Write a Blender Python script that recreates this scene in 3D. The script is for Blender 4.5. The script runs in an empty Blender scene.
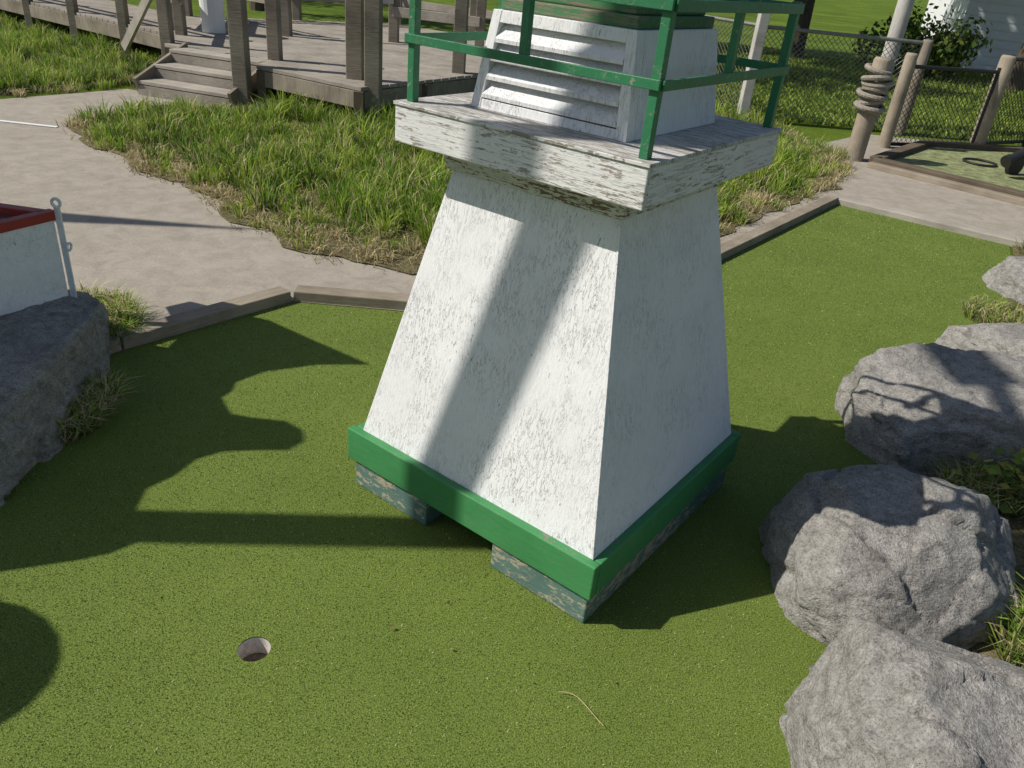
import bpy, bmesh, math, random
import numpy as np
from mathutils import Vector, Matrix, noise
from mathutils.geometry import tessellate_polygon
random.seed(7)
scn=bpy.context.scene
COL=bpy.context.collection

# ------------------------------------------------------------ materials
def new_mat(name):
    m=bpy.data.materials.new(name); m.use_nodes=True
    nt=m.node_tree; b=nt.nodes['Principled BSDF']
    return m,nt,b
def N(nt,t,**kw):
    n=nt.nodes.new(t)
    for k,v in kw.items():
        if k in n.inputs: n.inputs[k].default_value=v
        else: setattr(n,k,v)
    return n
def coords(nt,scale=(1,1,1),kind='Object'):
    tc=N(nt,'ShaderNodeTexCoord'); mp=N(nt,'ShaderNodeMapping'); mp.inputs['Scale'].default_value=scale
    nt.links.new(tc.outputs[kind],mp.inputs['Vector']); return mp.outputs['Vector']
def noise_tex(nt,vec,scale,detail=5,rough=.6,dist=0):
    n=N(nt,'ShaderNodeTexNoise'); n.inputs['Scale'].default_value=scale; n.inputs['Detail'].default_value=detail
    n.inputs['Roughness'].default_value=rough; n.inputs['Distortion'].default_value=dist
    nt.links.new(vec,n.inputs['Vector']); return n.outputs['Fac']
def ramp(nt,fac,stops):
    r=N(nt,'ShaderNodeValToRGB'); e=r.color_ramp.elements
    while len(e)<len(stops): e.new(.5)
    for i,(p,c) in enumerate(stops):
        e[i].position=p
        e[i].color=(c[0],c[1],c[2],1) if hasattr(c,'__len__') else (c,c,c,1)
    nt.links.new(fac,r.inputs['Fac']); return r.outputs['Color']
def mix(nt,fac,a,b,mode='MIX'):
    m=N(nt,'ShaderNodeMix',data_type='RGBA',blend_type=mode)
    for s,v in ((0,fac),(6,a),(7,b)):
        if isinstance(v,bpy.types.NodeSocket): nt.links.new(v,m.inputs[s])
        else: m.inputs[s].default_value=v if s==0 else (v[0],v[1],v[2],1)
    return m.outputs[2]
def math_(nt,op,a,b=None,c=None):
    n=N(nt,'ShaderNodeMath',operation=op)
    for i,v in enumerate((a,b,c)):
        if v is None: continue
        if isinstance(v,bpy.types.NodeSocket): nt.links.new(v,n.inputs[i])
        else: n.inputs[i].default_value=v
    return n.outputs[0]
def bump(nt,b,h,strength=.5,dist=.01):
    n=N(nt,'ShaderNodeBump'); n.inputs['Strength'].default_value=strength; n.inputs['Distance'].default_value=dist
    nt.links.new(h,n.inputs['Height']); nt.links.new(n.outputs['Normal'],b.inputs['Normal'])
def setc(nt,b,c,rough=.8,spec=.3):
    if isinstance(c,bpy.types.NodeSocket): nt.links.new(c,b.inputs['Base Color'])
    else: b.inputs['Base Color'].default_value=(*c,1)
    b.inputs['Roughness'].default_value=rough
    b.inputs['Specular IOR Level'].default_value=spec

def paint_mat(name,paint,wood,scale=(28,28,1.6),thr=.62,dirt=.15,rough=.55,crack=.5,bs=.35,cs=None,cw=.016):
    """weathered paint over wood: hairline cracks follow the grain, flakes where the noise peaks"""
    m,nt,b=new_mat(name)
    v=coords(nt,scale); g=noise_tex(nt,v,4,6,.72)
    v1=coords(nt,(1,1,1)); big=noise_tex(nt,v1,3.0,4,.6)
    fine=noise_tex(nt,v1,60,4,.7)
    stain=ramp(nt,big,[(.35,[c*(1-dirt) for c in paint]),(.6,paint)])
    st2=mix(nt,.35,stain,ramp(nt,g,[(.3,[c*.72 for c in paint]),(.55,paint)]))
    cs=cs or tuple(s*1.3 for s in scale)
    vs_=coords(nt,cs); hn=noise_tex(nt,vs_,1.0,4,.65,.2)
    hl=math_(nt,'ABSOLUTE',math_(nt,'SUBTRACT',hn,.5))
    hm=ramp(nt,hl,[(.0,1),(cw,0)])
    zn=noise_tex(nt,coords(nt,(1,1,1)),5.5,3,.6)
    zone=ramp(nt,zn,[(.38,0),(.60,1)])
    hm=math_(nt,'MULTIPLY',math_(nt,'MULTIPLY',hm,zone),crack)
    st2=mix(nt,hm,st2,[(w*.8+p*.1) for w,p in zip(wood,paint)])
    s2=math_(nt,'MULTIPLY_ADD',fine,.25,math_(nt,'MULTIPLY_ADD',big,.35,g))
    f=ramp(nt,s2,[(thr+.20,0),(thr+.235,1)])
    setc(nt,b,mix(nt,f,st2,wood),rough,.35)
    hh=math_(nt,'SUBTRACT',math_(nt,'SUBTRACT',g,f),hm)
    bump(nt,b,hh,bs,.004)
    return m
white=paint_mat('white_weathered_paint',(.79,.79,.79),(.30,.27,.24),(40,40,1.3),.76,.10,crack=.8,cs=(85,85,2.6),cw=.02,bs=.5)
white_worn=paint_mat('white_worn_paint',(.77,.76,.74),(.30,.26,.22),(4,34,34),.67,.18,crack=.9,cs=(5,80,80),cw=.035)
white_worny=paint_mat('white_worn_paint_side',(.77,.76,.74),(.28,.24,.20),(34,4,34),.67,.18,crack=.9,cs=(80,5,80),cw=.035)
white_top=paint_mat('white_worn_deck_paint',(.68,.67,.64),(.26,.23,.19),(3,44,4),.60,.25,crack=1,cs=(5,90,90),cw=.06)
green=paint_mat('green_paint',(.055,.25,.085),(.20,.20,.14),(4,4,20),.76,.3,.5,crack=.5,cs=(12,12,90))
green_rail=paint_mat('green_rail_paint',(.035,.19,.085),(.25,.25,.18),(10,10,10),.72,.25,.4)
green_board=paint_mat('green_weathered_board',(.07,.20,.08),(.20,.17,.12),(3,30,30),.63,.35,.7)
teal=paint_mat('teal_worn_paint',(.11,.20,.17),(.38,.34,.24),(6,6,14),.64,.35,.7)
trimbrown=paint_mat('weathered_moulding',(.66,.64,.60),(.17,.12,.08),(6,6,40),.63,.3,.8)
red=paint_mat('red_paint',(.34,.03,.025),(.12,.06,.05),(8,8,8),.70,.25,.45)
boxwhite=paint_mat('white_box_paint',(.74,.76,.80),(.35,.33,.30),(10,10,10),.76,.12,.5)

def wood_mat(name,c1,c2,scale=(1,1,12),rough=.9):
    m,nt,b=new_mat(name)
    v=coords(nt,scale); g=noise_tex(nt,v,6,6,.7); v1=coords(nt); big=noise_tex(nt,v1,2.5,4,.6)
    c=ramp(nt,g,[(.3,c1),(.68,c2)])
    c=mix(nt,.45,c,ramp(nt,big,[(.3,[x*.55 for x in c1]),(.65,c2)]))
    setc(nt,b,c,rough,.15); bump(nt,b,g,.6,.006); return m
post_wood=wood_mat('grey_post_wood',(.12,.10,.075),(.33,.29,.23),(14,14,1.2))
tan_wood=wood_mat('tan_post_wood',(.20,.16,.115),(.42,.36,.28),(14,14,1.2))
pale_wood=wood_mat('pale_post_wood',(.34,.32,.29),(.56,.54,.50),(14,14,1.2))
curb_wood=wood_mat('curb_timber',(.16,.125,.09),(.36,.31,.24),(2,30,30))
curb_pale=wood_mat('curb_pale',(.28,.25,.21),(.44,.40,.34),(2,30,30))
deck_wood=wood_mat('deck_boards',(.20,.175,.14),(.40,.36,.31),(3,14,14))
dark_wood=wood_mat('dark_timber',(.07,.052,.038),(.17,.135,.095),(2,30,30))

def turf_mat():
    m,nt,b=new_mat('turf_backing')
    v=coords(nt); a=noise_tex(nt,v,230,3,.7); d=noise_tex(nt,v,2.2,4,.6)
    c1=ramp(nt,a,[(.32,(.06,.09,.015)),(.5,(.14,.195,.035)),(.66,(.26,.33,.075))])
    t=ramp(nt,d,[(.3,(.86,.88,.84)),(.7,(1.06,1.05,1.05))])
    setc(nt,b,mix(nt,1.0,c1,t,'MULTIPLY'),.7,.15)
    bump(nt,b,a,.8,.006); return m
turf=turf_mat()
def concrete_mat():
    m,nt,b=new_mat('concrete')
    v=coords(nt); a=noise_tex(nt,v,.9,6,.65); c=noise_tex(nt,v,70,5,.78); s=noise_tex(nt,v,7,6,.7,.6)
    col=ramp(nt,a,[(.3,(.27,.237,.19)),(.7,(.39,.35,.29))])
    col=mix(nt,.45,col,ramp(nt,c,[(.3,(.17,.15,.12)),(.5,(.335,.30,.25)),(.72,(.47,.43,.365))]))
    col=mix(nt,.4,col,ramp(nt,s,[(.35,(.20,.175,.14)),(.6,(.385,.347,.29))]))
    setc(nt,b,col,.9,.2); bump(nt,b,c,.5,.006); return m
concrete=concrete_mat()
def rock_mat():
    m,nt,b=new_mat('limestone')
    v=coords(nt); a=noise_tex(nt,v,4,6,.68,.4); c=noise_tex(nt,v,26,6,.78,.3); d=noise_tex(nt,v,150,3,.8)
    v2=coords(nt,(1.2,1.2,5)); l=noise_tex(nt,v2,7,5,.7,1.0)
    col=ramp(nt,a,[(.32,(.24,.23,.213)),(.5,(.35,.335,.312)),(.68,(.46,.443,.41))])
    col=mix(nt,.55,col,ramp(nt,c,[(.35,(.10,.093,.084)),(.46,(.30,.285,.262)),(.62,(.50,.483,.45))]))
    col=mix(nt,.28,col,ramp(nt,l,[(.4,(.15,.132,.11)),(.55,(.40,.38,.345))]))
    col=mix(nt,1.0,col,ramp(nt,d,[(.35,(.58,.57,.56)),(.48,(1,1,1)),(.66,(1.25,1.25,1.23))]),'MULTIPLY')
    setc(nt,b,col,.92,.2)
    h=math_(nt,'MULTIPLY_ADD',d,.3,math_(nt,'ADD',math_(nt,'MULTIPLY',c,1.2),math_(nt,'MULTIPLY',l,.6)))
    bump(nt,b,h,.9,.022); return m
rockm=rock_mat()
def soil_mat(name,c1,c2,c3,sc=8):
    m,nt,b=new_mat(name)
    v=coords(nt); a=noise_tex(nt,v,sc,6,.75); d=noise_tex(nt,v,.35,5,.6); f=noise_tex(nt,v,60,4,.8)
    col=ramp(nt,a,[(.3,c1),(.5,c2),(.72,c3)])
    col=mix(nt,.5,col,ramp(nt,f,[(.35,[x*.4 for x in c1]),(.65,[x*1.25 for x in c3])]))
    col=mix(nt,1.0,col,ramp(nt,d,[(.35,(.62,.66,.6)),(.65,(1.15,1.10,1.1))]),'MULTIPLY')
    setc(nt,b,col,.95,.1); bump(nt,b,f,.8,.03); return m
ground_m=soil_mat('lawn_ground',(.06,.10,.012),(.11,.175,.02),(.18,.26,.032),3)
soil_m=soil_mat('thatch_soil',(.08,.07,.035),(.21,.18,.09),(.36,.31,.17),10)
def attr_mat(name,rough=.6,trans=.25):
    m,nt,b=new_mat(name)
    at=N(nt,'ShaderNodeAttribute'); at.attribute_name='Col'
    nt.links.new(at.outputs['Color'],b.inputs['Base Color']); b.inputs['Roughness'].default_value=rough
    b.inputs['Specular IOR Level'].default_value=.2
    if trans>0:
        tr=N(nt,'ShaderNodeBsdfTranslucent'); nt.links.new(at.outputs['Color'],tr.inputs['Color'])
        mx=N(nt,'ShaderNodeMixShader'); mx.inputs[0].default_value=trans
        out=nt.nodes['Material Output']
        nt.links.new(b.outputs[0],mx.inputs[1]); nt.links.new(tr.outputs[0],mx.inputs[2]); nt.links.new(mx.outputs[0],out.inputs[0])
    return m
leafm=attr_mat('leaves',.6,.35)
fibrem=attr_mat('turf_fibres',.5,.15)
def flat_mat(name,c,rough=.6,metal=0,spec=.4,var=.2,sc=20):
    m,nt,b=new_mat(name); v=coords(nt); a=noise_tex(nt,v,sc,5,.7)
    setc(nt,b,ramp(nt,a,[(.3,[x*(1-var) for x in c]),(.7,[min(1,x*(1+var)) for x in c])]),rough,spec)
    b.inputs['Metallic'].default_value=metal; return m
cupm=flat_mat('cup_plastic',(.58,.54,.49),.6,var=.25,sc=60)
cupdarkm=flat_mat('cup_floor_dark',(.18,.14,.105),.9,var=.6,sc=90)  # dark floor colour paints in the shade of the recess
black=flat_mat('black_paint',(.02,.02,.02),.45)
metal=flat_mat('galvanised_wire',(.22,.22,.21),.5,.5)
chrome=flat_mat('painted_bracket',(.70,.73,.78),.35,.2)
ropem=flat_mat('rope',(.26,.23,.19),.95,var=.5,sc=60)
bark=wood_mat('bark',(.05,.04,.03),(.14,.11,.08),(10,10,2))
whitewall=flat_mat('white_siding',(.72,.73,.74),.7,var=.05,sc=2)
glassm=flat_mat('window_glass',(.03,.04,.05),.1)
roofm=flat_mat('roof_shingles',(.08,.08,.085),.9)
padturf=flat_mat('faded_turf',(.20,.22,.10),.9,var=.6,sc=14)
whitep=flat_mat('white_line_paint',(.68,.68,.66),.7,var=.12)
brownglass=flat_mat('box_lid_panel',(.13,.045,.035),.3,var=.3)
plyw=flat_mat('plywood',(.35,.28,.18),.8)

# ------------------------------------------------------------ geometry helpers
def empty(name,loc=(0,0,0),rz=0):
    e=bpy.data.objects.new(name,None); COL.objects.link(e); e.location=loc; e.rotation_euler=(0,0,rz); e.empty_display_size=.1; return e
def mesh_obj(name,vs,fs,mat,parent=None,smooth=False,bevel=0):
    me=bpy.data.meshes.new(name); me.from_pydata([tuple(v) for v in vs],[],fs); me.update()
    bm=bmesh.new(); bm.from_mesh(me); bmesh.ops.recalc_face_normals(bm,faces=bm.faces); bm.to_mesh(me); bm.free()
    if mat: me.materials.append(mat)
    o=bpy.data.objects.new(name,me); COL.objects.link(o)
    if parent: o.parent=parent
    if smooth:
        for p in me.polygons: p.use_smooth=True
    if bevel:
        md=o.modifiers.new('bev','BEVEL'); md.width=bevel; md.segments=2; md.limit_method='ANGLE'
    return o
BF=[(0,1,2,3),(4,5,6,7),(0,1,5,4),(1,2,6,5),(2,3,7,6),(3,0,4,7)]
def frustum(name,s0,z0,s1,z1,mat,parent,bevel=0):
    vs=[(-s0,-s0,z0),(s0,-s0,z0),(s0,s0,z0),(-s0,s0,z0),(-s1,-s1,z1),(s1,-s1,z1),(s1,s1,z1),(-s1,s1,z1)]
    return mesh_obj(name,vs,BF,mat,parent,bevel=bevel)
def boxmm(name,a,b,mat,parent=None,bevel=0):
    x0,y0,z0=a;x1,y1,z1=b
    vs=[(x0,y0,z0),(x1,y0,z0),(x1,y1,z0),(x0,y1,z0),(x0,y0,z1),(x1,y0,z1),(x1,y1,z1),(x0,y1,z1)]
    return mesh_obj(name,vs,BF,mat,parent,bevel=bevel)
def beam_data(p,q,w,h,up=Vector((0,0,1))):
    p=Vector(p);q=Vector(q); d=(q-p).normalized()
    if abs(d.dot(up))>.99: up=Vector((0,1,0))
    s=d.cross(up).normalized(); u=s.cross(d).normalized()
    vs=[]
    for c in (p,q):
        for a,b in ((-1,-1),(1,-1),(1,1),(-1,1)): vs.append(c+s*a*w/2+u*b*h/2)
    return vs,BF
def beam(name,p,q,w,h,mat,parent=None,bevel=0):
    p=Vector(p);q=Vector(q); d=q-p; L=d.length
    vs=[]
    for x in (0,L):
        for a,b in ((-1,-1),(1,-1),(1,1),(-1,1)): vs.append((x,a*w/2,b*h/2))
    o=mesh_obj(name,vs,BF,mat,parent,bevel=bevel)
    o.rotation_mode='QUATERNION'; o.rotation_quaternion=d.to_track_quat('X','Z'); o.location=p
    return o
def tube_data(p,q,r0,r1,n=10,cap=True):
    p=Vector(p);q=Vector(q); d=(q-p).normalized(); up=Vector((0,0,1)) if abs(d.z)<.95 else Vector((1,0,0))
    s=d.cross(up).normalized(); u=s.cross(d)
    vs=[];fs=[]
    for c,r in ((p,r0),(q,r1)):
        for i in range(n):
            t=2*math.pi*i/n; vs.append(c+s*math.cos(t)*r+u*math.sin(t)*r)
    for i in range(n): j=(i+1)%n; fs.append((i,j,n+j,n+i))
    if cap: fs.append(tuple(range(n))); fs.append(tuple(range(n,2*n)))
    return vs,fs
def tube(name,p,q,r0,r1,mat,parent=None,n=12):
    v,f=tube_data(p,q,r0,r1,n); return mesh_obj(name,v,f,mat,parent)
class Acc:
    def __init__(s): s.v=[];s.f=[]
    def add(s,d):
        k=len(s.v); s.v+=[tuple(x) for x in d[0]]; s.f+=[tuple(i+k for i in f) for f in d[1]]
    def obj(s,name,mat,parent=None,bevel=0): return mesh_obj(name,s.v,s.f,mat,parent,bevel=bevel)
def sheet(name,poly,z,mat,parent=None):
    vs=[Vector((x,y,z)) for x,y in poly]
    tr=tessellate_polygon([vs]); fs=[]
    for t in tr:
        a,b,c=[vs[i] for i in t]
        fs.append(t if (b-a).cross(c-a).z>0 else t[::-1])
    me=bpy.data.meshes.new(name); me.from_pydata([tuple(v) for v in vs],[],fs); me.materials.append(mat)
    o=bpy.data.objects.new(name,me); COL.objects.link(o)
    if parent:o.parent=parent
    return o
def sheet_hole(name,poly,z,mat,hc,hr,n=32):
    bm=bmesh.new(); ed=[]
    for loop in (poly,[(hc[0]+hr*math.cos(2*math.pi*i/n),hc[1]+hr*math.sin(2*math.pi*i/n)) for i in range(n)]):
        vv=[bm.verts.new((x,y,z)) for x,y in loop]
        for i in range(len(vv)): ed.append(bm.edges.new((vv[i],vv[(i+1)%len(vv)])))
    bmesh.ops.triangle_fill(bm,edges=ed,use_beauty=True,use_dissolve=False,normal=(0,0,1))
    me=bpy.data.meshes.new(name); bm.to_mesh(me); bm.free(); me.materials.append(mat)
    o=bpy.data.objects.new(name,me); COL.objects.link(o); return o
def inside_np(X,Y,poly):
    c=np.zeros(X.shape,bool); n=len(poly); j=n-1
    for i in range(n):
        xi,yi=poly[i];xj,yj=poly[j]
        if yi!=yj:
            m=((yi>Y)!=(yj>Y))&(X<(xj-xi)*(Y-yi)/(yj-yi)+xi); c^=m
        j=i
    return c

# ------------------------------------------------------------ ground
HC=(-.60,1.425); HR=.042
sheet_hole('ground',[(-250,-60),(250,-60),(250,400),(-250,400)],-.006,ground_m,HC,HR+.004)
TURF=[(-1.68,2.94),(-1.15,3.62),(-.56,3.64),(.33,3.66),(1.27,4.93),(2.64,6.80),(3.75,6.06),(3.2,4.9),(2.5,4.1),(1.8,3.2),(1.6,2.6),(1.3,2.0),(1.15,1.2),(1.0,0),(.6,-1.5),(-1.9,-1.5),(-1.9,1),(-1.95,2.5)]
TO=sheet_hole('artificial_turf',TURF,0,turf,HC,HR)
rng=np.random.default_rng(3)
NB=480000
yy=.75+ (rng.random(NB)**1.55)*6.1; xx=rng.uniform(-1.95,3.8,NB)
m=inside_np(xx,yy,TURF)&(((xx-HC[0])**2+(yy-HC[1])**2)>(HR+.003)**2)&(xx<.62*yy+.6)&(xx>-.75*yy-.35)
xx=xx[m];yy=yy[m];n=len(xx)
a=rng.uniform(0,2*np.pi,n); l=rng.uniform(0,2*np.pi,n); wd=.0011+.0003*yy; h=rng.uniform(.002,.0055,n)
lean=rng.uniform(.3,1.7,n)
V=np.empty((n,3,3),np.float32)
V[:,0,0]=xx-np.cos(a)*wd;V[:,0,1]=yy-np.sin(a)*wd;V[:,0,2]=-.0005
V[:,1,0]=xx+np.cos(a)*wd;V[:,1,1]=yy+np.sin(a)*wd;V[:,1,2]=-.0005
V[:,2,0]=xx+np.cos(l)*h*lean;V[:,2,1]=yy+np.sin(l)*h*lean;V[:,2,2]=h
me=bpy.data.meshes.new('turf_pile'); me.vertices.add(3*n); me.loops.add(3*n); me.polygons.add(n)
me.vertices.foreach_set('co',V.ravel()); me.loops.foreach_set('vertex_index',np.arange(3*n,dtype=np.int32))
me.polygons.foreach_set('loop_start',np.arange(0,3*n,3,dtype=np.int32)); me.update(); me.validate()
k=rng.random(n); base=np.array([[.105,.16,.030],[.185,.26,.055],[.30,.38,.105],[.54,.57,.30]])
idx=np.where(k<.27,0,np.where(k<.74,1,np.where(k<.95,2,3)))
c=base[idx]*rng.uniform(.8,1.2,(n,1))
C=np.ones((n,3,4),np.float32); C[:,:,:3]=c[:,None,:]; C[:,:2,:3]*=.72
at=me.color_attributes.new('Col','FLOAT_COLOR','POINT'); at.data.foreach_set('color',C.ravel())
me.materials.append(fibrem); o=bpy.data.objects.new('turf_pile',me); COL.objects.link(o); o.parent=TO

cup=empty('golf_hole',(HC[0],HC[1],0))
vs=[];fs=[];n=32
for z in (-.003,-.10):
    for i in range(n): vs.append((HR*math.cos(2*math.pi*i/n),HR*math.sin(2*math.pi*i/n),z))
for i in range(n): j=(i+1)%n; fs.append((i,j,n+j,n+i))
mesh_obj('cup_wall',vs,fs,cupm,cup,True)
mesh_obj('cup_floor',[(v[0],v[1],-.06) for v in vs[:n]],[tuple(range(n))],cupdarkm,cup)
CONC=[(-14,2.3),(-14,6.2),(-8,6.9),(-5.06,7.5),(-4.4,8.6),(-3.0,8.3),(2.6,9.0),(3.0,9.2),(4.2,10.6),(9,10.6),(9,6.2),(4.6,6.0),(3.75,6.06),(2.64,6.80),(1.27,4.93),(.33,3.66),(-.56,3.64),(-1.15,3.62),(-1.68,2.94),(-2.2,2.3)]
sheet('concrete_path',CONC,.004,concrete)
GA=[(-4.06,6.78),(-3.80,6.5),(-3.55,6.22),(-3.2,6.0),(-2.9,5.62),(-2.45,5.4),(-2.26,5.22),(-1.85,4.75),(-1.49,4.50),(-1.12,4.25),(-.65,4.2),(.1,4.3),(1.38,5.53),(2.05,6.45),(2.72,7.29),(3.25,8.3),(3.25,9.2),(2.8,12),(-2,12),(-3.0,8.5),(-3.2,8.0),(-3.75,7.71)]
def ragged(poly,amp,step=.12):
    out=[]
    for i in range(len(poly)):
        p=Vector(poly[i]);q=Vector(poly[(i+1)%len(poly)]); k=max(1,int((q-p).length/step))
        for j in range(k):
            c=p.lerp(q,j/k); out.append((c.x+amp*noise.noise(Vector((c.x*4,c.y*4,1))),c.y+amp*noise.noise(Vector((c.x*4,c.y*4,7)))))
    return out
sheet('grass_bed_soil',ragged(GA,.14),.012,soil_m)
sheet('painted_line',[(-7,6.70),(-4.05,6.63),(-4.05,6.68),(-7,6.76)],.009,whitep)
sheet('boulder_bed_soil',[(3.75,6.02),(3.2,4.9),(2.5,4.1),(1.8,3.2),(1.6,2.6),(1.3,2.0),(1.15,1.2),(1.0,0),(9,0),(9,6.1),(4.6,5.95)],.011,soil_m)
sheet('boulder_bed_soil',[(-1.95,2.5),(-1.72,2.86),(-1.9,3.15),(-2.6,3.3),(-6,3.2),(-6,-1),(-1.9,-1),(-1.9,1)],.010,soil_m)

cb=empty('timber_curb')
pts=[(-2.0,2.50),(-1.68,2.94),(-1.15,3.62),(-.56,3.645),(.36,3.66),(1.27,4.93),(2.64,6.80)]
for i in range(len(pts)-1):
    p=Vector((*pts[i],0));q=Vector((*pts[i+1],0)); d=(q-p).normalized(); nrm=Vector((-d.y,d.x,0))*.05
    beam('curb_board',p+nrm+Vector((0,0,.026))+d*.004,q+nrm+Vector((0,0,.026))-d*.004,.095,.062,curb_wood,cb,.006)
beam('curb_board',(2.60,6.89,.02),(3.86,6.05,.02),.16,.06,curb_pale,cb,.008)

# ------------------------------------------------------------ lighthouse
LH=empty('lighthouse',(.1572,2.2873,0),math.radians(-35.24))
sf=.472
boxmm('foot_block',(-sf,-sf,.001),(-.143,sf,.112),teal,LH,.004)
boxmm('foot_block',(.129,-sf,.001),(sf,sf,.112),teal,LH,.004)
st=.485; t=.03
boxmm('trim_board',(-st-.012,-st,.105),(st,-st+t,.2227),green,LH,.004)
boxmm('trim_board',(-st,st-t,.107),(st,st,.2227),green,LH,.004)
boxmm('trim_board',(st-t,-st+t+.001,.107),(st+.001,st-t-.001,.2227),green,LH,.004)
boxmm('trim_board',(-st-.001,-st+t+.001,.107),(-st+t,st-t-.001,.2227),green,LH,.004)
boxmm('floor_deck',(-.45,-.45,.114),(.45,.45,.20),dark_wood,LH)
frustum('tower_body',.4587,.2035,.276,1.10,white,LH,.003)
def side_sheet(n0,n1):
    vs=[]
    for nn_ in (n0,n1):
        for z,s in ((.2235,.4587-(.2235-.2035)/.8965*.1827),(1.0975,.2765)):
            vs+=[(s+nn_,-s-.004,z),(s+nn_,s-.002,z)]
    return mesh_obj('side_sheet',vs,[(0,1,3,2),(4,5,7,6),(0,1,5,4),(2,3,7,6),(0,2,6,4),(1,3,7,5)],white,LH,bevel=.001)
side_sheet(.0005,.006)
frustum('under_moulding',.290,1.098,.302,1.160,trimbrown,LH,.004)
sl=.380
boxmm('slab_core',(-sl,-sl,1.161),(sl,sl,1.252),white_worn,LH,.004)
boxmm('slab_fascia',(-sl-.012,-sl-.014,1.166),(sl+.012,-sl-.0005,1.262),white_worn,LH,.003)
boxmm('slab_fascia',(sl+.0005,-sl,1.168),(sl+.013,sl,1.262),white_worny,LH,.003)
boxmm('slab_fascia',(-sl-.013,-sl,1.168),(-sl-.0005,sl,1.262),white_worny,LH,.003)
for i in range(2):
    w=(2*sl+.02)/2; y=-sl-.01+i*w
    boxmm('slab_plank',(-sl-.016,y+(.0015 if i else -.008),1.2625),(sl+.016,y+w-.0015,1.2725),white_top,LH,.002)
s3,z3,s4,z4=.2468,1.273,.2152,1.516
def P(u,v,n):
    s=s3+(s4-s3)*v; return (u*s, -s-n, z3+(z4-z3)*v)
vsb=[(-s3,-s3+.034,z3),(s3,-s3+.034,z3),(s3,s3,z3),(-s3,s3,z3),(-s4,-s4+.034,z4),(s4,-s4+.034,z4),(s4,s4,z4),(-s4,s4,z4)]
mesh_obj('lantern_box',vsb,BF,white,LH,bevel=.002)
def plate(name,u0,u1,v0,v1,n0,n1,mat,bev=.0015):
    vs=[P(u0,v0,n0),P(u1,v0,n0),P(u1,v1,n0),P(u0,v1,n0),P(u0,v0,n1),P(u1,v0,n1),P(u1,v1,n1),P(u0,v1,n1)]
    return mesh_obj(name,vs,BF,mat,LH,bevel=bev)
plate('louvre_backing',-.99,.99,0,1,-.0335,-.0325,dark_wood,0)
plate('louvre_stile',-1,-.87,0,1,-.033,.006,white)
plate('louvre_stile',.87,1,0,1,-.033,.006,white)
plate('louvre_rail',-.868,.868,0,.10,-.033,.005,white)
plate('louvre_rail',-.868,.868,.88,1,-.033,.005,white)
for i in range(4):
    v0=.115+i*.19
    a=[P(-.866,v0,.006),P(.866,v0,.006),P(.866,v0+.165,-.028),P(-.866,v0+.165,-.028)]
    b=[P(-.866,v0+.04,.008),P(.866,v0+.04,.008),P(.866,v0+.19,-.022),P(-.866,v0+.19,-.022)]
    mesh_obj('louvre_slat',a+b,BF,white,LH)
boxmm('lantern_curb',(-.205,-.205,1.5165),(.205,.205,1.545),green_board,LH,.004)
boxmm('lantern_curb',(-.185,-.185,1.5455),(.185,.185,1.60),green_board,LH,.004)
frustum('lantern_room',.15,1.6005,.14,1.86,white,LH,.004)
frustum('lantern_roof',.20,1.8605,.02,2.02,green,LH,.004)
s5=.360; w=.023
A=Acc()
for x in (-s5,s5):
    for y in (-s5,s5): A.add(([(x-w/2,y-w/2,1.2730),(x+w/2,y-w/2,1.2730),(x+w/2,y+w/2,1.2730),(x-w/2,y+w/2,1.2730),(x-w/2,y-w/2,1.60),(x+w/2,y-w/2,1.60),(x+w/2,y+w/2,1.60),(x-w/2,y+w/2,1.60)],BF))
A.obj('rail_posts',green_rail,LH,.002)
for (z,hh) in ((1.430,.022),(1.585,.024)):
    A=Acc(); e=w/2+.005
    for sgn in (-1,1):
        A.add(beam_data((-s5-.016,sgn*(s5+e),z),(s5+.016,sgn*(s5+e),z),.009,hh))
        A.add(beam_data((sgn*(s5+e),-s5-.006,z-.001),(sgn*(s5+e),s5+.006,z-.001),.009,hh))
    A.obj('rail_bars',green_rail,LH,.0015)
A=Acc()
for sgn in (-1,1):
    A.add(beam_data((.0,sgn*(s5),1.419),(.0,sgn*(s5),1.60),.022,.018,Vector((0,1,0))))
    A.add(beam_data((sgn*(s5),.0,1.419),(sgn*(s5),.0,1.60),.018,.022,Vector((0,1,0))))
A.obj('rail_mid_posts',green_rail,LH,.0015)

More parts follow.
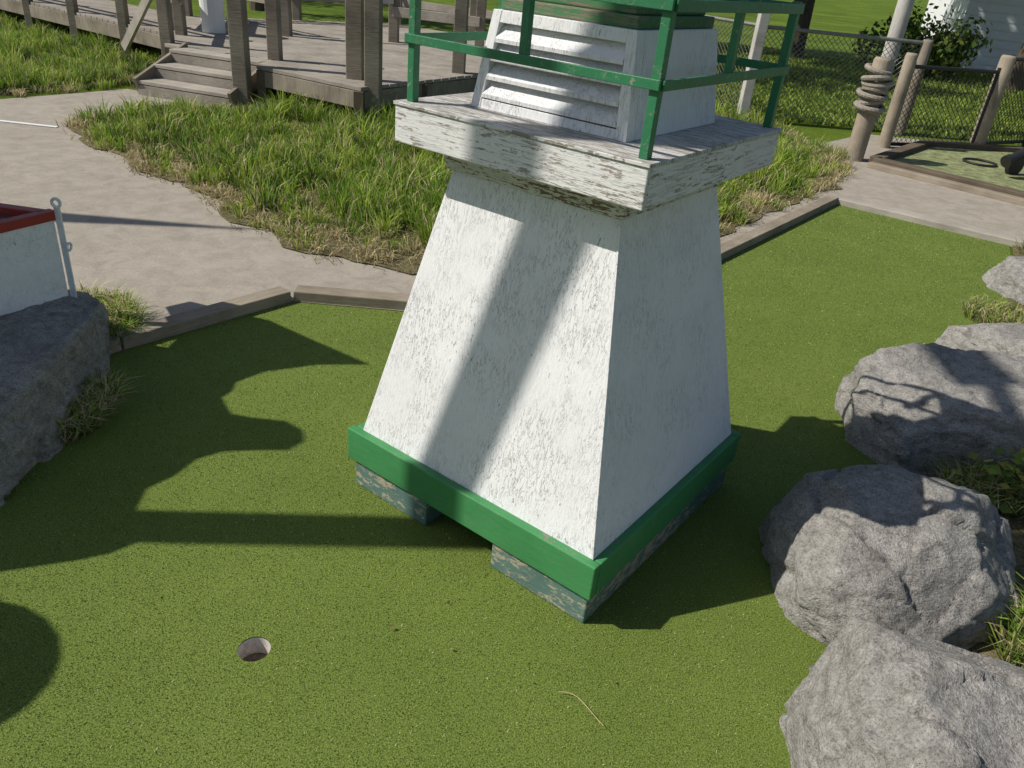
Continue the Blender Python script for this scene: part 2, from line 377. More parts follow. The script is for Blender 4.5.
# ------------------------------------------------------------ boulders
def boulder(pts,seed,vox=.0125,cuts=26,grow=.012,lo=.80,hi=.95):
    R=random.Random(seed*11)
    bm=bmesh.new()
    for p in pts: bm.verts.new(p)
    r=bmesh.ops.convex_hull(bm,input=bm.verts[:])
    bad=[g for g in r['geom_interior']+r['geom_unused'] if isinstance(g,bmesh.types.BMVert)]
    bmesh.ops.delete(bm,geom=list(set(bad)),context='VERTS')
    bmesh.ops.recalc_face_normals(bm,faces=bm.faces)
    me=bpy.data.meshes.new('boulder'); bm.to_mesh(me); bm.free()
    o=bpy.data.objects.new('boulder',me); COL.objects.link(o)
    md=o.modifiers.new('r','REMESH'); md.mode='VOXEL'; md.voxel_size=vox
    dg=bpy.context.evaluated_depsgraph_get(); ev=o.evaluated_get(dg); me2=bpy.data.meshes.new_from_object(ev)
    o.modifiers.clear(); o.data=me2
    bm=bmesh.new(); bm.from_mesh(me2); bm.normal_update()
    off=Vector((seed*7.3,seed*3.1,seed*1.7)); cen=sum((v.co for v in bm.verts),Vector())/len(bm.verts)
    for v in bm.verts: v.co=v.co+v.normal*(.018+.022*noise.noise(v.co*5+off))
    for i in range(cuts):
        nv=Vector((R.gauss(0,1),R.gauss(0,1),abs(R.gauss(0,.8)))).normalized()
        sup=max((v.co-cen).dot(nv) for v in bm.verts); lim=sup*R.uniform(lo,hi)
        for v in bm.verts:
            e=(v.co-cen).dot(nv)-lim-.004*noise.noise(v.co*12+off)
            if e>0: v.co-=nv*e
    bm.normal_update(); new=[]
    a1=Vector((R.gauss(0,.4),R.gauss(0,.4),1)).normalized()
    for v in bm.verts:
        c=v.co
        w_=Vector((noise.noise(c*5),noise.noise(c*5+off),noise.noise(c*5-off)))*.05
        q=Vector(((c+w_).x*4.5,(c+w_).y*4.5,(c+w_).z*7))+off
        k=noise.voronoi(q)
        cell=noise.cell(k[1][0]*13.7)
        d=.014*(cell-.5)
        side=1-abs(v.normal.z)
        d-=.012*side*max(0,1-abs(((c.dot(a1)*11+noise.noise(c*4)*.8)%1)-.5)*9)
        d-=.006*max(0,1-(k[0][1]-k[0][0])*14)
        d+=noise.fractal(c*24+off,1.0,2.0,4)*.0045
        new.append(c+v.normal*(d+grow))
    for v,c in zip(bm.verts,new): v.co=c
    bm.to_mesh(me2); bm.free()
    for p in me2.polygons: p.use_smooth=True
    me2.materials.clear(); me2.materials.append(rockm)
    return o
boulder([(.76,1.0,-.05),(.79,1.5,-.05),(1.03,1.68,-.05),(1.55,1.52,-.05),(1.6,.7,-.05),(.80,.65,-.05),(.80,1.45,.15),(.96,1.52,.32),(1.20,1.46,.34),(1.46,1.15,.24),(.95,1.0,.31),(.80,1.02,.2),(1.2,.75,.22)],1,grow=.016)
boulder([(.91,2.16,-.05),(.89,1.84,-.05),(.88,1.62,-.05),(1.12,1.50,-.05),(1.6,1.70,-.05),(1.74,2.26,-.05),(1.2,2.42,-.05),(.92,2.08,.12),(1.06,2.15,.29),(1.20,2.17,.42),(1.55,2.15,.35),(1.52,1.78,.20),(1.12,1.66,.27),(.94,1.72,.18),(1.02,1.92,.35)],2)
boulder([(1.42,2.80,-.05),(1.50,2.58,-.05),(2.0,2.58,-.05),(2.5,2.75,-.05),(2.4,3.4,-.05),(1.57,3.35,-.05),(1.42,2.8,.19),(1.50,3.08,.26),(1.84,3.22,.28),(2.2,3.15,.30),(2.4,2.8,.31),(1.88,2.58,.28),(1.55,2.64,.20)],3,cuts=12,lo=.86,hi=.97)
boulder([(2.04,3.5,-.05),(2.3,4.15,-.05),(2.95,4.05,-.05),(3.05,3.4,-.05),(2.3,3.22,-.05),(2.08,3.5,.16),(2.18,3.78,.22),(2.75,3.8,.22),(2.85,3.4,.25),(2.2,3.30,.21)],4)
boulder([(3.02,4.9,-.05),(3.12,5.22,-.05),(3.8,5.15,-.05),(3.8,4.6,-.05),(3.12,4.6,-.05),(3.05,4.9,.14),(3.16,5.12,.18),(3.7,5.05,.20),(3.7,4.68,.20),(3.12,4.66,.14)],5,cuts=14)
boulder([(-1.76,3.08,-.05),(-1.64,2.80,-.05),(-1.57,2.3,-.05),(-1.55,1.85,-.05),(-1.72,1.5,-.05),(-2.4,1.6,-.05),(-2.6,3.08,-.05),(-1.82,3.03,.22),(-1.68,2.75,.24),(-1.62,2.3,.25),(-1.62,1.95,.2),(-2.3,1.75,.26),(-2.5,2.95,.24)],6,cuts=8,lo=.9,hi=.97,grow=.006)

# ------------------------------------------------------------ wooden box on the left boulder
BX=empty('wooden_box')
c0=Vector((-1.83,2.90)); e1=Vector((-.42,-.9)).normalized()*.7; e2=Vector((-1,.10)).normalized()*.8
def quadbox(name,z0,z1,ins,mat,bev=.003,out=0):
    cs=[c0,c0+e1,c0+e1+e2,c0+e2]; ctr=(cs[0]+cs[2])/2
    cs=[c+(ctr-c).normalized()*ins for c in cs]
    vs=[(c.x,c.y,z0) for c in cs]+[(c.x,c.y,z1) for c in cs]
    return mesh_obj(name,vs,BF,mat,BX,bevel=bev)
quadbox('box_sides',.16,.575,.015,boxwhite)
cs=[c0,c0+e1,c0+e1+e2,c0+e2]
for i in range(4):
    p=cs[i];q=cs[(i+1)%4]; d=(q-p).normalized(); ctr=(cs[0]+cs[2])/2; n_=Vector((-d.y,d.x)); 
    if (ctr-p).dot(n_)<0: n_=-n_
    a=p+n_*.022+d*(.0 if i%2==0 else .045); b=q+n_*.022-d*(.0 if i%2==0 else .045)
    beam('lid_frame',(a.x,a.y,.594),(b.x,b.y,.594),.045,.036,red,BX,.003)
quadbox('lid_panel',.5755,.585,.04,brownglass,0)
br=c0+Vector((.006,-.006))
boxmm('corner_bracket',(br.x-.012,br.y-.004,.22),(br.x+.012,br.y+.004,.63),chrome,BX,.002)
bpy.ops.mesh.primitive_torus_add(major_radius=.016,minor_radius=.006,location=(br.x,br.y,.645),rotation=(math.pi/2,0,0)); o=bpy.context.object;o.name='bracket_eye';o.parent=BX;o.data.materials.append(chrome)
bpy.ops.mesh.primitive_torus_add(major_radius=.014,minor_radius=.005,location=(br.x+.02,br.y,.47),rotation=(0,math.pi/2,0)); o=bpy.context.object;o.name='latch_ring';o.parent=BX;o.data.materials.append(chrome)

# ------------------------------------------------------------ unseen shadow casters added beyond the left edge
SX=-2.45; az=math.radians(7)
def shadow_caster(name,gpoly,posts):  # invented board, its outline projected back from the wanted ground shadow
    root=empty(name)
    pts=[]
    for gx,gy in gpoly:
        z=(gx-SX)/math.cos(az); pts.append((gy-z*math.sin(az),z))
    n=len(pts); vs=[(SX,y,z) for y,z in pts]+[(SX-.018,y,z) for y,z in pts]
    tr=tessellate_polygon([[Vector((y,z,0)) for y,z in pts]])
    fs=[tuple(t) for t in tr]+[tuple(i+n for i in t) for t in tr]+[(i,(i+1)%n,(i+1)%n+n,i+n) for i in range(n)]
    mesh_obj('shadow_board',vs,fs,plyw,root)
    for y,h in posts: beam('shadow_board_leg',(SX-.04,y,0),(SX-.04,y,h),.04,.04,post_wood,root)
shadow_caster('shadow_cutout',[(-1.60,3.49),(-1.40,3.43),(-1.19,3.38),(-.95,3.23),(-.63,3.04),(-.85,2.99),(-1.05,2.88),(-1.13,2.77),(-1.12,2.70),(-1.14,2.64),(-1.10,2.58),(-1.06,2.53),(-.98,2.52),(-.85,2.52),(-.77,2.47),(-.74,2.40),(-.78,2.33),(-.88,2.31),(-1.0,2.28),(-1.07,2.22),(-1.10,2.12),(-1.16,2.03),(-1.14,1.90),(-1.05,1.80),(-1.12,1.72),(-1.19,1.68),(-1.38,1.60),(-1.5,1.62),(-1.5,3.15),(-1.68,3.40)],[(3.0,1.2),(1.75,1.2)])  # added out of view to cast the large shadow on the left turf
shadow_caster('round_shadow_cutout',[(-1.33+.29*math.cos(a*math.pi/10),1.26+.24*math.sin(a*math.pi/10)) for a in range(20)],[(1.1,1.0)])  # added unseen disc for the rounded shadow at lower left
pm=empty('shadow_post');  # made-up unseen post; throws the stripe across turf and tower
beam('pole',(-3.2,1.59,0),(-3.2,1.59,5.5),.14,.15,post_wood,pm)
beam('shadow_post_arm',(-3.2,1.59,5.3),(-3.2,2.3,5.5),.06,.06,post_wood,pm)
beam('shadow_post_head',(-3.2,2.2,5.45),(-3.2,2.6,5.45),.2,.1,black,pm)  # arm and head are invented parts of the shadow post
pp=empty('shadow_pole'); tube('shaft',(-6.6,4.02,0),(-6.6,4.02,4.85),.36,.015,post_wood,pp); tube('shadow_pole_tip',(-6.6,4.02,4.85),(-6.6,4.02,4.92),.03,.01,post_wood,pp)  # made-up unseen taper; throws the thin shadow over the concrete

# ------------------------------------------------------------ deck
DK=empty('wooden_deck')
poly=[(-4.15,9.2),(-2.95,8.86),(-2.83,8.3),(-1.70,7.65),(-.75,9.3),(.9,12.6),(-2.5,14.2),(-5.2,12.2)]
d=Vector((1.08,-.6)).normalized(); nn=Vector((-d.y,d.x))
A=Acc(); zt=.42
qs=[(Vector(p).dot(d),Vector(p).dot(nn)) for p in poly]
v=min(q[1] for q in qs)+.002; vmax=max(q[1] for q in qs)
while v<vmax:
    vm=v+.06; xs=[]
    for i in range(len(qs)):
        (a,b),(c,e)=qs[i],qs[(i+1)%len(qs)]
        if (b-vm)*(e-vm)<0: xs.append(a+(c-a)*(vm-b)/(e-b))
    xs.sort()
    for k in range(0,len(xs)-1,2):
        p=d*(xs[k]-.02)+nn*vm; q=d*(xs[k+1]+.02)+nn*vm; zz=zt-.02+random.uniform(-.003,.003)
        A.add(beam_data((p.x,p.y,zz),(q.x,q.y,zz),.126,.035))
    v+=.138
A.obj('deck_planks',deck_wood,DK,.003)
for i in range(len(poly)):
    p=poly[i];q=poly[(i+1)%len(poly)]
    beam('rim_joist',(*p,.30),(*q,.30),.04,.15,post_wood,DK,.003)
    L=(Vector(q)-Vector(p)).length; n=max(1,int(L/.7))
    for k in range(n):
        c=Vector(p).lerp(Vector(q),k/n); beam('deck_leg',(c.x,c.y,0),(c.x,c.y,.38),.09,.09,dark_wood,DK)
def dpost(x,y,h=1.55,w=.15): beam('railing_post',(x,y,0),(x,y,h),w,w,post_wood,DK,.008)
for x,y,w in ((-3.02,8.24,.15),(-2.86,8.83,.13),(-1.84,8.12,.16),(-1.60,7.80,.145),(-.95,9.28,.14),(-.25,10.45,.13),(.35,11.5,.13),(-4.22,9.3,.12),(-4.75,10.7,.12),(-5.2,12.2,.12),(-3.9,13.2,.12),(-2.5,14.2,.12),(-1.2,13.6,.12),(0.2,13,.12),(-3.4,11.0,.13),(-2.1,11.6,.13),(-.9,11.3,.12)):
    dpost(x,y,1.5,w)
for a,b in (((-5.2,12.2),(-2.5,14.2)),((-2.5,14.2),(.9,12.6)),((-4.75,10.7),(-5.2,12.2))):
    for z in (.75,1.05,1.35): beam('railing_bar',(*a,z),(*b,z),.04,.11,deck_wood,DK,.004)
beam('railing_bar',(-3.4,10.93,.95),(-2.1,11.53,.95),.04,.12,pale_wood,DK,.004)
beam('railing_bar',(-2.1,11.53,.80),(-.9,11.23,.80),.04,.12,deck_wood,DK,.004)
beam('railing_bar',(-4.22,9.3,.95),(-4.75,10.7,1.0),.04,.10,pale_wood,DK,.004)
ST=empty('wooden_steps')
sd=Vector((1.04,-.28)).normalized(); sn=Vector((-sd.y,sd.x)); so=Vector((-4.17,8.36))
for i in range(3):
    o0=so+sn*(.27*i); z=.13*(i+1)
    for k in range(2):
        a=o0+sn*(.07+.135*k); b=a+sd*1.10; beam('tread',(a.x,a.y,z),(b.x,b.y,z),.125,.035,curb_pale,ST,.004)
    a=o0+sn*.02; b=a+sd*1.10; beam('riser',(a.x,a.y,z/2-.01),(b.x,b.y,z/2-.01),.02,z-.03,deck_wood,ST)
for k in (0,1.12):
    a=so+sd*k; b=a+sn*.85; beam('stringer',(a.x,a.y,.09),(b.x,b.y,.38),.04,.16,post_wood,ST,.004)
RP=empty('boardwalk')
a=Vector((-4.3,10.0)); b=Vector((-11,14.5)); dd=(b-a).normalized(); n2=Vector((-dd.y,dd.x))
L=(b-a).length; A=Acc(); k=0
while k<L:
    p=a+dd*k; q=p-n2*1.4; A.add(beam_data((p.x,p.y,.38),(q.x,q.y,.38),.126,.035)); k+=.138
A.obj('walk_planks',deck_wood,RP,.003)
for off in (0,-1.4):
    for z,hh in ((.28,.16),(.80,.10),(1.12,.10)):
        p=a+n2*off;q=b+n2*off; beam('walk_rail',(p.x,p.y,z),(q.x,q.y,z),.04,hh,post_wood if z<.5 else deck_wood,RP,.004)
    k=.1
    while k<L:
        p=a+dd*k+n2*off; beam('walk_post',(p.x,p.y,0),(p.x,p.y,1.2),.11,.11,post_wood,RP,.006); k+=1.25
beam('brace',(-4.95,9.75,.25),(-4.15,9.2,1.15),.04,.10,curb_pale,RP)
WB=empty('white_barrel',(-4.2,10.6,.42)); tube('barrel_body',(0,0,0),(0,0,.75),.14,.15,whitewall,WB,20); tube('barrel_lid',(0,0,.751),(0,0,.79),.16,.13,whitewall,WB,20)

# ------------------------------------------------------------ right background
def round_post(name,x,y,h,r,mat):
    e=empty(name,(x,y,0)); vs=[];fs=[];n=14
    prof=[(0,r*1.02),(h*.3,r),(h*.6,r*.98),(h-.03,r*.95),(h,r*.8)]
    for z,rr in prof:
        for i in range(n):
            t=2*math.pi*i/n; k=1+.05*noise.noise(Vector((math.cos(t)*2+x,math.sin(t)*2+y,z*3))); vs.append((math.cos(t)*rr*k,math.sin(t)*rr*k,z))
    for a in range(len(prof)-1):
        for i in range(n): j=(i+1)%n; fs.append((a*n+i,a*n+j,a*n+n+j,a*n+n+i))
    fs.append(tuple(range((len(prof)-1)*n,len(prof)*n)))
    mesh_obj('post_shaft',vs,fs,mat,e,True); return e
rp=round_post('rope_post',3.45,8.82,1.04,.095,tan_wood)
for i in range(11):
    bpy.ops.mesh.primitive_torus_add(major_radius=.115+.025*math.sin(i*1.9),minor_radius=.027,location=(.015*math.sin(i*3.),.01*math.cos(i*2),.52+i*.04),rotation=(.16*math.sin(i*2.1),.16*math.cos(i*1.3),0),major_segments=24,minor_segments=8)
    o=bpy.context.object;o.name='rope_coil';o.parent=rp;o.data.materials.append(ropem)
round_post('fence_post',4.13,9.78,1.05,.07,tan_wood)
round_post('fence_post',5.47,10.28,1.10,.09,tan_wood)
round_post('fence_post',4.75,10.9,1.15,.07,post_wood)
round_post('fence_post',7.3,10.6,1.15,.08,tan_wood)
round_post('utility_pole',4.55,11.45,5.5,.10,pale_wood)
wp=empty('white_post'); beam('post',(2.62,10.75,0),(2.62,10.75,2.6),.17,.12,pale_wood,wp,.01)
def chain_fence(name,p,q,z0,z1,gate=False):
    root=empty(name); p=Vector(p);q=Vector(q); L=(q-p).length; H=z1-z0; d=(q-p)/L
    A=Acc(); s=.07; k=-H; mt=black if gate else metal
    while k<L:
        for sg in (0,1):
            a0=max(0,k);a1=min(L,k+H)
            if a1-a0<.01: continue
            za,zb=(a0-k),(a1-k)
            if sg: za,zb=H-za,H-zb
            A.add(tube_data((p.x+d.x*a0,p.y+d.y*a0,z0+za),(p.x+d.x*a1,p.y+d.y*a1,z0+zb),.004,.004,3,False))
        k+=s
    A.obj('wire_mesh',mt,root)
    for z in (z1+.01,)+((z0-.01,) if gate else ()):
        tube('rail_pipe',(p.x,p.y,z),(q.x,q.y,z),.022,.022,mt,root)
    n=max(1,round(L/2.2))
    for i in range(n+1):
        c=p.lerp(q,i/n); tube('line_post',(c.x,c.y,0),(c.x,c.y,z1+.06),.025,.025,mt,root)
chain_fence('chain_link_fence',(2.62,10.85),(4.75,10.9),.05,1.1)
chain_fence('chain_link_fence',(-.5,16),(2.7,10.95),.05,1.1)
chain_fence('chain_link_fence',(7.3,10.65),(14,12.5),.05,1.15)
chain_fence('gate',(5.55,10.35),(6.4,10.9),.08,1.05,True)
chain_fence('gate',(6.45,10.9),(7.25,10.62),.08,1.05,True)
chain_fence('chain_link_fence',(4.2,9.82),(5.4,10.25),.05,.9,True)
PD=empty('putting_pad')
pad=[(3.60,8.62),(4.72,7.55),(7.2,8.7),(6.5,10.35),(4.75,10.05)]
sheet('pad_turf',pad,.03,padturf,PD)
for i in range(len(pad)):
    beam('pad_timber',(*pad[i],.045),(*pad[(i+1)%len(pad)],.045),.13,.09,dark_wood,PD,.008)
beam('pad_timber',(3.5,8.50,.03),(4.66,7.40,.03),.10,.06,curb_wood,PD,.008)
bpy.ops.mesh.primitive_torus_add(major_radius=.17,minor_radius=.012,location=(5.0,9.2,.045)); o=bpy.context.object;o.name='metal_hoop';o.data.materials.append(black)
CN=empty('cannon',(5.05,8.55,0)); 
tube('barrel',(-.12,.0,.20),(.45,.25,.46),.05,.075,black,CN,16); tube('muzzle_ring',(-.15,-.013,.19),(-.10,.01,.21),.065,.065,black,CN,16)
for sg in (-1,1):
    c=Vector((.15+.05*sg,.12-.11*sg,.13)); tube('wheel',c-Vector((-.01,.02,0)),c+Vector((-.01,.02,0)),.12,.12,black,CN,18)

# ------------------------------------------------------------ blades
def inside(x,y,poly):
    c=False;n=len(poly);j=n-1
    for i in range(n):
        xi,yi=poly[i];xj,yj=poly[j]
        if (yi>y)!=(yj>y) and x<(xj-xi)*(y-yi)/(yj-yi)+xi: c=not c
        j=i
    return c
def edged(x,y,poly):
    m=9
    for i in range(len(poly)):
        ax,ay=poly[i];bx,by=poly[(i+1)%len(poly)]
        dx,dy=bx-ax,by-ay; t=max(0,min(1,((x-ax)*dx+(y-ay)*dy)/(dx*dx+dy*dy)))
        m=min(m,math.hypot(x-ax-dx*t,y-ay-dy*t))
    return m
class Blades:
    def __init__(s): s.vs=[];s.fs=[];s.cols=[]
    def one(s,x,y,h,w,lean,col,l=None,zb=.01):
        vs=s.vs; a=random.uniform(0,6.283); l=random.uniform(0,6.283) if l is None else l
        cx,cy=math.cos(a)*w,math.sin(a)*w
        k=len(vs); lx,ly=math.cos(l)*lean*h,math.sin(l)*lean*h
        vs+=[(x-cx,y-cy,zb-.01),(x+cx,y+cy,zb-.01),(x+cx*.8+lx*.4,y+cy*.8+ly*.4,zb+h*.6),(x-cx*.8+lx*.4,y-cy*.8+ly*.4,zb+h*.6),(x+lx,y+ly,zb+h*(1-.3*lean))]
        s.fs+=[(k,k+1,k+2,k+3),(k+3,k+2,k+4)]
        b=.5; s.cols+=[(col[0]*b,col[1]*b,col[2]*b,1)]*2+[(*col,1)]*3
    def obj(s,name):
        me=bpy.data.meshes.new(name); me.from_pydata(s.vs,[],s.fs); me.materials.append(leafm)
        at=me.color_attributes.new('Col','FLOAT_COLOR','POINT')
        at.data.foreach_set('color',np.array(s.cols,np.float32).ravel())
        o=bpy.data.objects.new(name,me); COL.objects.link(o); return o
def jit(c,k=.25):
    f=random.uniform(1-k,1+k); return (c[0]*f,c[1]*f*random.uniform(.93,1.07),c[2]*f)
GREEN=(.19,.32,.035);YG=(.35,.46,.065);STRAW=(.58,.49,.28);DG=(.09,.16,.025);BR=(.24,.18,.09)
def bed(name,poly,xr,yr,ntuft,nstraw,bias=0):
    B=Blades()
    def pick():
        while True:
            x=random.uniform(*xr);y=random.uniform(*yr)
            if inside(x,y,poly) and not (y>9 and random.random()<.55): return x,y
    for _ in range(nstraw):
        x,y=pick(); e=edged(x,y,poly)
        if e>.35 and random.random()<.55: col=random.choice((GREEN,YG,(.36,.40,.12)))
        else: col=random.choice((STRAW,STRAW,BR,(.45,.40,.19)))
        if e<.1: x+=random.gauss(0,.06); y+=random.gauss(0,.06)
        B.one(x,y,random.uniform(.02,.09),.003,random.uniform(.8,2.6),jit(col,.35))
    for _ in range(ntuft):
        x,y=pick(); e=edged(x,y,poly); nz=noise.noise(Vector((x*1.6,y*1.6,bias)))+.4*noise.noise(Vector((x*4.5,y*4.5,bias)))
        dens=min(1.,e*2.1+.05)+nz*.9
        dry=random.random()>dens+.2
        if dry and random.random()<.3: continue
        hh=random.uniform(.05,.12) if dry else random.uniform(.10,.25)*(1+max(-.5,nz))*min(1,.5+e)
        tc=random.choice((STRAW,STRAW,(.42,.37,.18))) if dry else random.choice((GREEN,YG,YG,GREEN,DG)); nb=random.randint(16,34)
        for _ in range(nb):
            r=abs(random.gauss(0,.04)); a=random.uniform(0,6.283)
            col=tc if random.random()<.85 else STRAW
            B.one(x+r*math.cos(a),y+r*math.sin(a),hh*random.uniform(.5,1.15),.0042,random.uniform(.15,1.3 if dry else .8),jit(col,.3),a+random.uniform(-.8,.8))
    return B.obj(name)
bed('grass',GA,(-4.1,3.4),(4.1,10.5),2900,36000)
GB=[(-14,6.4),(-8,7.05),(-5.06,7.6),(-4.5,8.6),(-4.3,9.2),(-5,12.2),(-14,16)]
bed('grass',GB,(-10,-4.3),(6.9,13),1600,10000,5)
def tuft(cx,cy,rx,ry,n,z=.01,h=(.06,.16),straw=.45,rot=0):
    B=Blades()
    for _ in range(n):
        a=random.uniform(0,6.283);r=math.sqrt(random.random()); ux,uy=rx*r*math.cos(a),ry*r*math.sin(a)
        B.one(cx+ux*math.cos(rot)-uy*math.sin(rot),cy+ux*math.sin(rot)+uy*math.cos(rot),random.uniform(*h),.0026,random.uniform(.3,1.5),jit(STRAW if random.random()<straw else random.choice((GREEN,YG,DG)),.3),zb=z)
    return B.obj('grass_tuft')
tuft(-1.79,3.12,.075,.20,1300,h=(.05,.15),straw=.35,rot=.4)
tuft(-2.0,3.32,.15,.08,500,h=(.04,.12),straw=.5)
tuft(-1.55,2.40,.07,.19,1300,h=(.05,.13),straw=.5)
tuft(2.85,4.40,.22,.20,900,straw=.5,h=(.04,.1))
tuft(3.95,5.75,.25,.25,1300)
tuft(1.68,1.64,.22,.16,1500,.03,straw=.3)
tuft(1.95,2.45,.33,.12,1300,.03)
tuft(2.95,8.9,.5,.3,1500)
B=Blades()
for _ in range(32000):
    y=random.uniform(11,22); x=random.uniform(.12*y,.62*y+1)
    nz=noise.noise(Vector((x*.7,y*.7,2)))
    B.one(x,y,random.uniform(.04,.10)*(1+nz),.012,random.uniform(.2,1.0),jit(random.choice(((.24,.33,.045),(.16,.25,.03),(.30,.38,.06))),.35),zb=0)
B.obj('lawn_grass')
def leaves(name,pts_fn,n,size,cols):
    vs=[];fs=[];cc=[]
    for _ in range(n):
        c,nr=pts_fn(); s=size*random.uniform(.6,1.3)
        u=Vector((random.gauss(0,1),random.gauss(0,1),random.gauss(0,1))).normalized()
        a=u.cross(nr).normalized() if u.cross(nr).length>.01 else Vector((1,0,0)); b=a.cross(nr+u*.6).normalized()
        k=len(vs); vs+=[c-a*s*.5,c+b*s*.3,c+a*s*.5,c-b*s*.3]; fs.append((k,k+1,k+2,k+3)); cc+=[(*jit(random.choice(cols),.3),1)]*4
    me=bpy.data.meshes.new(name); me.from_pydata([tuple(v) for v in vs],[],fs); me.materials.append(leafm)
    at=me.color_attributes.new('Col','FLOAT_COLOR','POINT'); at.data.foreach_set('color',[q for c in cc for q in c])
    o=bpy.data.objects.new(name,me); COL.objects.link(o); return o
def weed(cx,cy,rx,ry,h,n):
    def f(): 
        z=random.random(); return Vector((cx+random.gauss(0,rx)*.6,cy+random.gauss(0,ry)*.6,.02+z*h)),Vector((0,0,1))
    return leaves('weed_plant',f,n,.05,[(.16,.24,.04),(.28,.34,.06),(.42,.36,.08)])
weed(1.98,2.42,.26,.10,.22,300); weed(1.78,1.62,.13,.12,.15,150)
def db():
    return Vector((random.uniform(-1.2,1.0),random.uniform(.9,3.0),.009)),Vector((0,0,1))
leaves('leaf_litter',db,26,.014,[(.25,.18,.08),(.36,.32,.14)])
tw=empty('grass_stem'); A=Acc(); prev=None
for i in range(8):
    c=Vector((.20+.11*i/7,1.38-.07*i/7+.02*math.sin(i*.6),.010)); 
    if prev is not None: A.add(tube_data(prev,c,.0010,.0010,5,False))
    prev=c
A.obj('stem',flat_mat('dry_stem',(.50,.38,.20)),tw)

# ------------------------------------------------------------ trees, building
def tree(name,x,y,h,cr,n,cols,leaf=.16,base=.35):
    root=empty(name,(x,y,0)); A=Acc(); tips=[]
    top=Vector((random.uniform(-.3,.3),random.uniform(-.3,.3),h*.75)); A.add(tube_data((0,0,-.1),(top.x*.5,top.y*.5,h*.4),h*.03,h*.021,10)); A.add(tube_data((top.x*.5,top.y*.5,h*.4),top,h*.021,h*.008,8))
    for i in range(12):
        a=i*2.4; z=h*random.uniform(base,.75); s=Vector((0,0,z)); e=Vector((math.cos(a)*cr*random.uniform(.5,.9),math.sin(a)*cr*random.uniform(.5,.9),z+h*random.uniform(.05,.22)))
        A.add(tube_data(s,e,h*.009,h*.003,6)); tips.append(e); tips.append(s.lerp(e,.6))
    tips.append(top)
    A.obj('trunk',bark,root)
    cl=[(t_+Vector((random.gauss(0,.15),)*3)*cr*.5,cr*random.uniform(.22,.42)) for t_ in tips for _ in range(2)]
    def f():
        c,r=random.choice(cl); v=Vector((random.gauss(0,1),random.gauss(0,1),random.gauss(0,.8))).normalized()*r*random.random()**.4; return c+v,v.normalized()
    o=leaves('crown',f,n,leaf,cols); o.parent=root; return root
def bush(name,x,y,rx,ry,h,n,cols,leaf=.09):
    root=empty(name,(x,y,0)); A=Acc(); cl=[]
    for i in range(14):
        a=i*2.4; e=Vector((math.cos(a)*rx*random.uniform(.2,.9),math.sin(a)*ry*random.uniform(.2,.9),h*random.uniform(.45,.95))); A.add(tube_data((e.x*.15,e.y*.15,0),e,.03,.01,5)); cl.append((e,min(rx,ry)*random.uniform(.25,.5))); cl.append((e*.65,min(rx,ry)*.35))
    A.obj('stems',bark,root)
    def f():
        c,r=random.choice(cl); v=Vector((random.gauss(0,1),random.gauss(0,1),random.gauss(0,1))).normalized()*r*random.random()**.4; p=c+v; p.z=abs(p.z); return p,v.normalized()
    o=leaves('foliage',f,n,leaf,cols); o.parent=root
DC=[(.05,.09,.02),(.08,.13,.025),(.13,.16,.035)]
OC=[(.10,.12,.03),(.24,.20,.06),(.34,.27,.09),(.07,.09,.02)]
bush('bush',8.2,18.8,1.5,1.2,1.1,3500,DC,.12)
bush('bush',11.3,18.5,.9,.7,.7,900,OC,.10)
tree('tree',9.9,18.0,6.5,2.2,5000,OC)
tree('tree',6.0,21,9,3.2,6000,DC,.28)
tree('tree',2.2,20.5,8,3.0,6000,DC,.26)
tree('tree',1.2,16.0,6.5,1.9,4500,DC,.22)
tree('tree',-3.5,22,8,3.2,4000,DC,.22)
tree('tree',-12,24,9,3.5,4000,DC,.25)
tree('tree',-6.5,19,6,2.3,4000,OC,.2)
BL=empty('white_house',(16.0,24,0),math.radians(-14))
boxmm('walls',(-5,-3,0),(5,3,3.2),whitewall,BL)
for i in range(16): boxmm('clapboard',(-5.02,-3.03,.2*i),(5.02,-3.001,.2*i+.17),whitewall,BL)
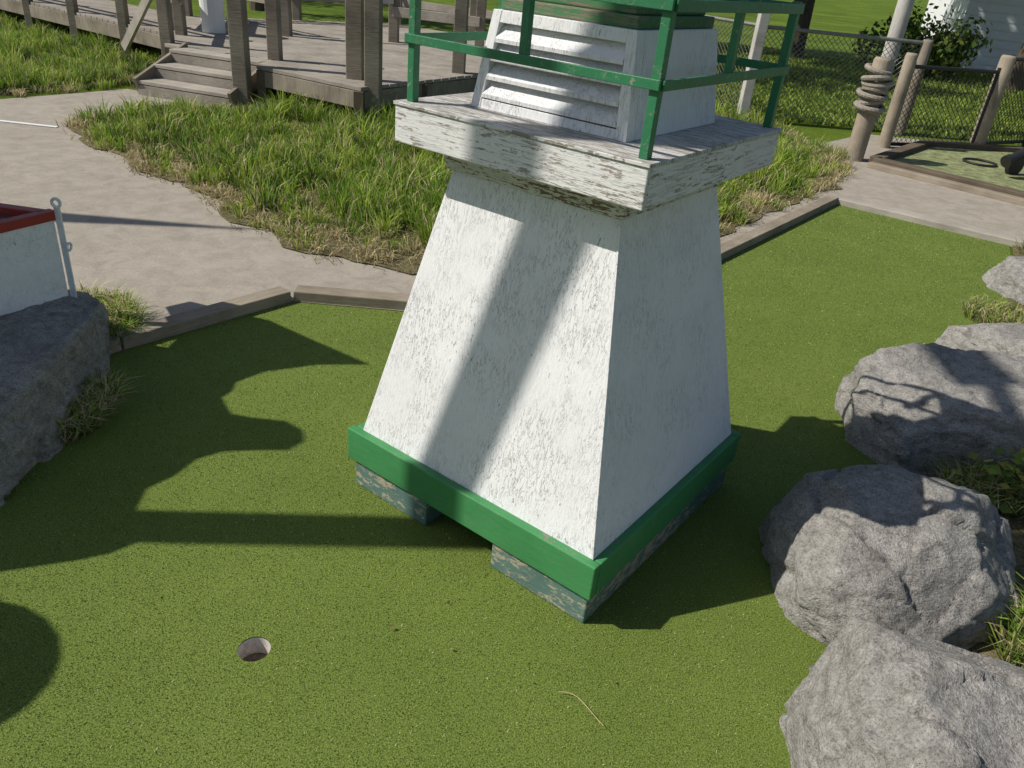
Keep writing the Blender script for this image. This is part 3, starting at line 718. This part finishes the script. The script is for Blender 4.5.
for x in (-3.0,-.4,2.2): 
    boxmm('window',(x,-3.06,.9),(x+1.1,-3.032,2.3),glassm,BL); boxmm('window_sill',(x-.08,-3.12,.82),(x+1.18,-3.031,.895),whitewall,BL)
mesh_obj('roof',[(-5.4,-3.4,3.201),(5.4,-3.4,3.201),(5.4,3.4,3.201),(-5.4,3.4,3.201),(-5.4,0,5.2),(5.4,0,5.2)],[(0,1,5,4),(2,3,4,5),(1,2,5),(0,3,4),(0,1,2,3)],roofm,BL)

# ------------------------------------------------------------ light
el=math.radians(45)
sun=bpy.data.objects.new('sun',bpy.data.lights.new('sun','SUN')); COL.objects.link(sun)
sun.data.energy=4.9; sun.data.angle=math.radians(.5); sun.data.color=(1,.95,.87)
dv=Vector((math.cos(el)*math.cos(az),math.cos(el)*math.sin(az),-math.sin(el)))
sun.rotation_mode='QUATERNION'; sun.rotation_quaternion=dv.to_track_quat('-Z','Y')
w=bpy.data.worlds.new('World'); scn.world=w; w.use_nodes=True; nt=w.node_tree
sky=nt.nodes.new('ShaderNodeTexSky'); sky.sky_type='NISHITA'; sky.sun_disc=False; sky.sun_elevation=el; sky.sun_rotation=math.radians(263)
bg=nt.nodes['Background']; bg.inputs['Strength'].default_value=.08; nt.links.new(sky.outputs[0],bg.inputs['Color'])
scn.view_settings.view_transform='Standard'; scn.view_settings.look='None'; scn.view_settings.exposure=0

# ------------------------------------------------------------ camera
cam=bpy.data.objects.new('camera',bpy.data.cameras.new('camera')); COL.objects.link(cam); scn.camera=cam
th,rho=.5034,.1024
r=Vector((1,0,0)); u=Vector((0,math.sin(th),math.cos(th))); f=Vector((0,math.cos(th),-math.sin(th)))
R=r*math.cos(rho)+u*math.sin(rho); U=-r*math.sin(rho)+u*math.cos(rho); B=-f
cam.matrix_world=Matrix(((R.x,U.x,B.x,0),(R.y,U.y,B.y,0),(R.z,U.z,B.z,1.65),(0,0,0,1)))
cam.data.sensor_width=36; cam.data.lens=781.96*36/1024; cam.data.clip_start=.02; cam.data.clip_end=1000
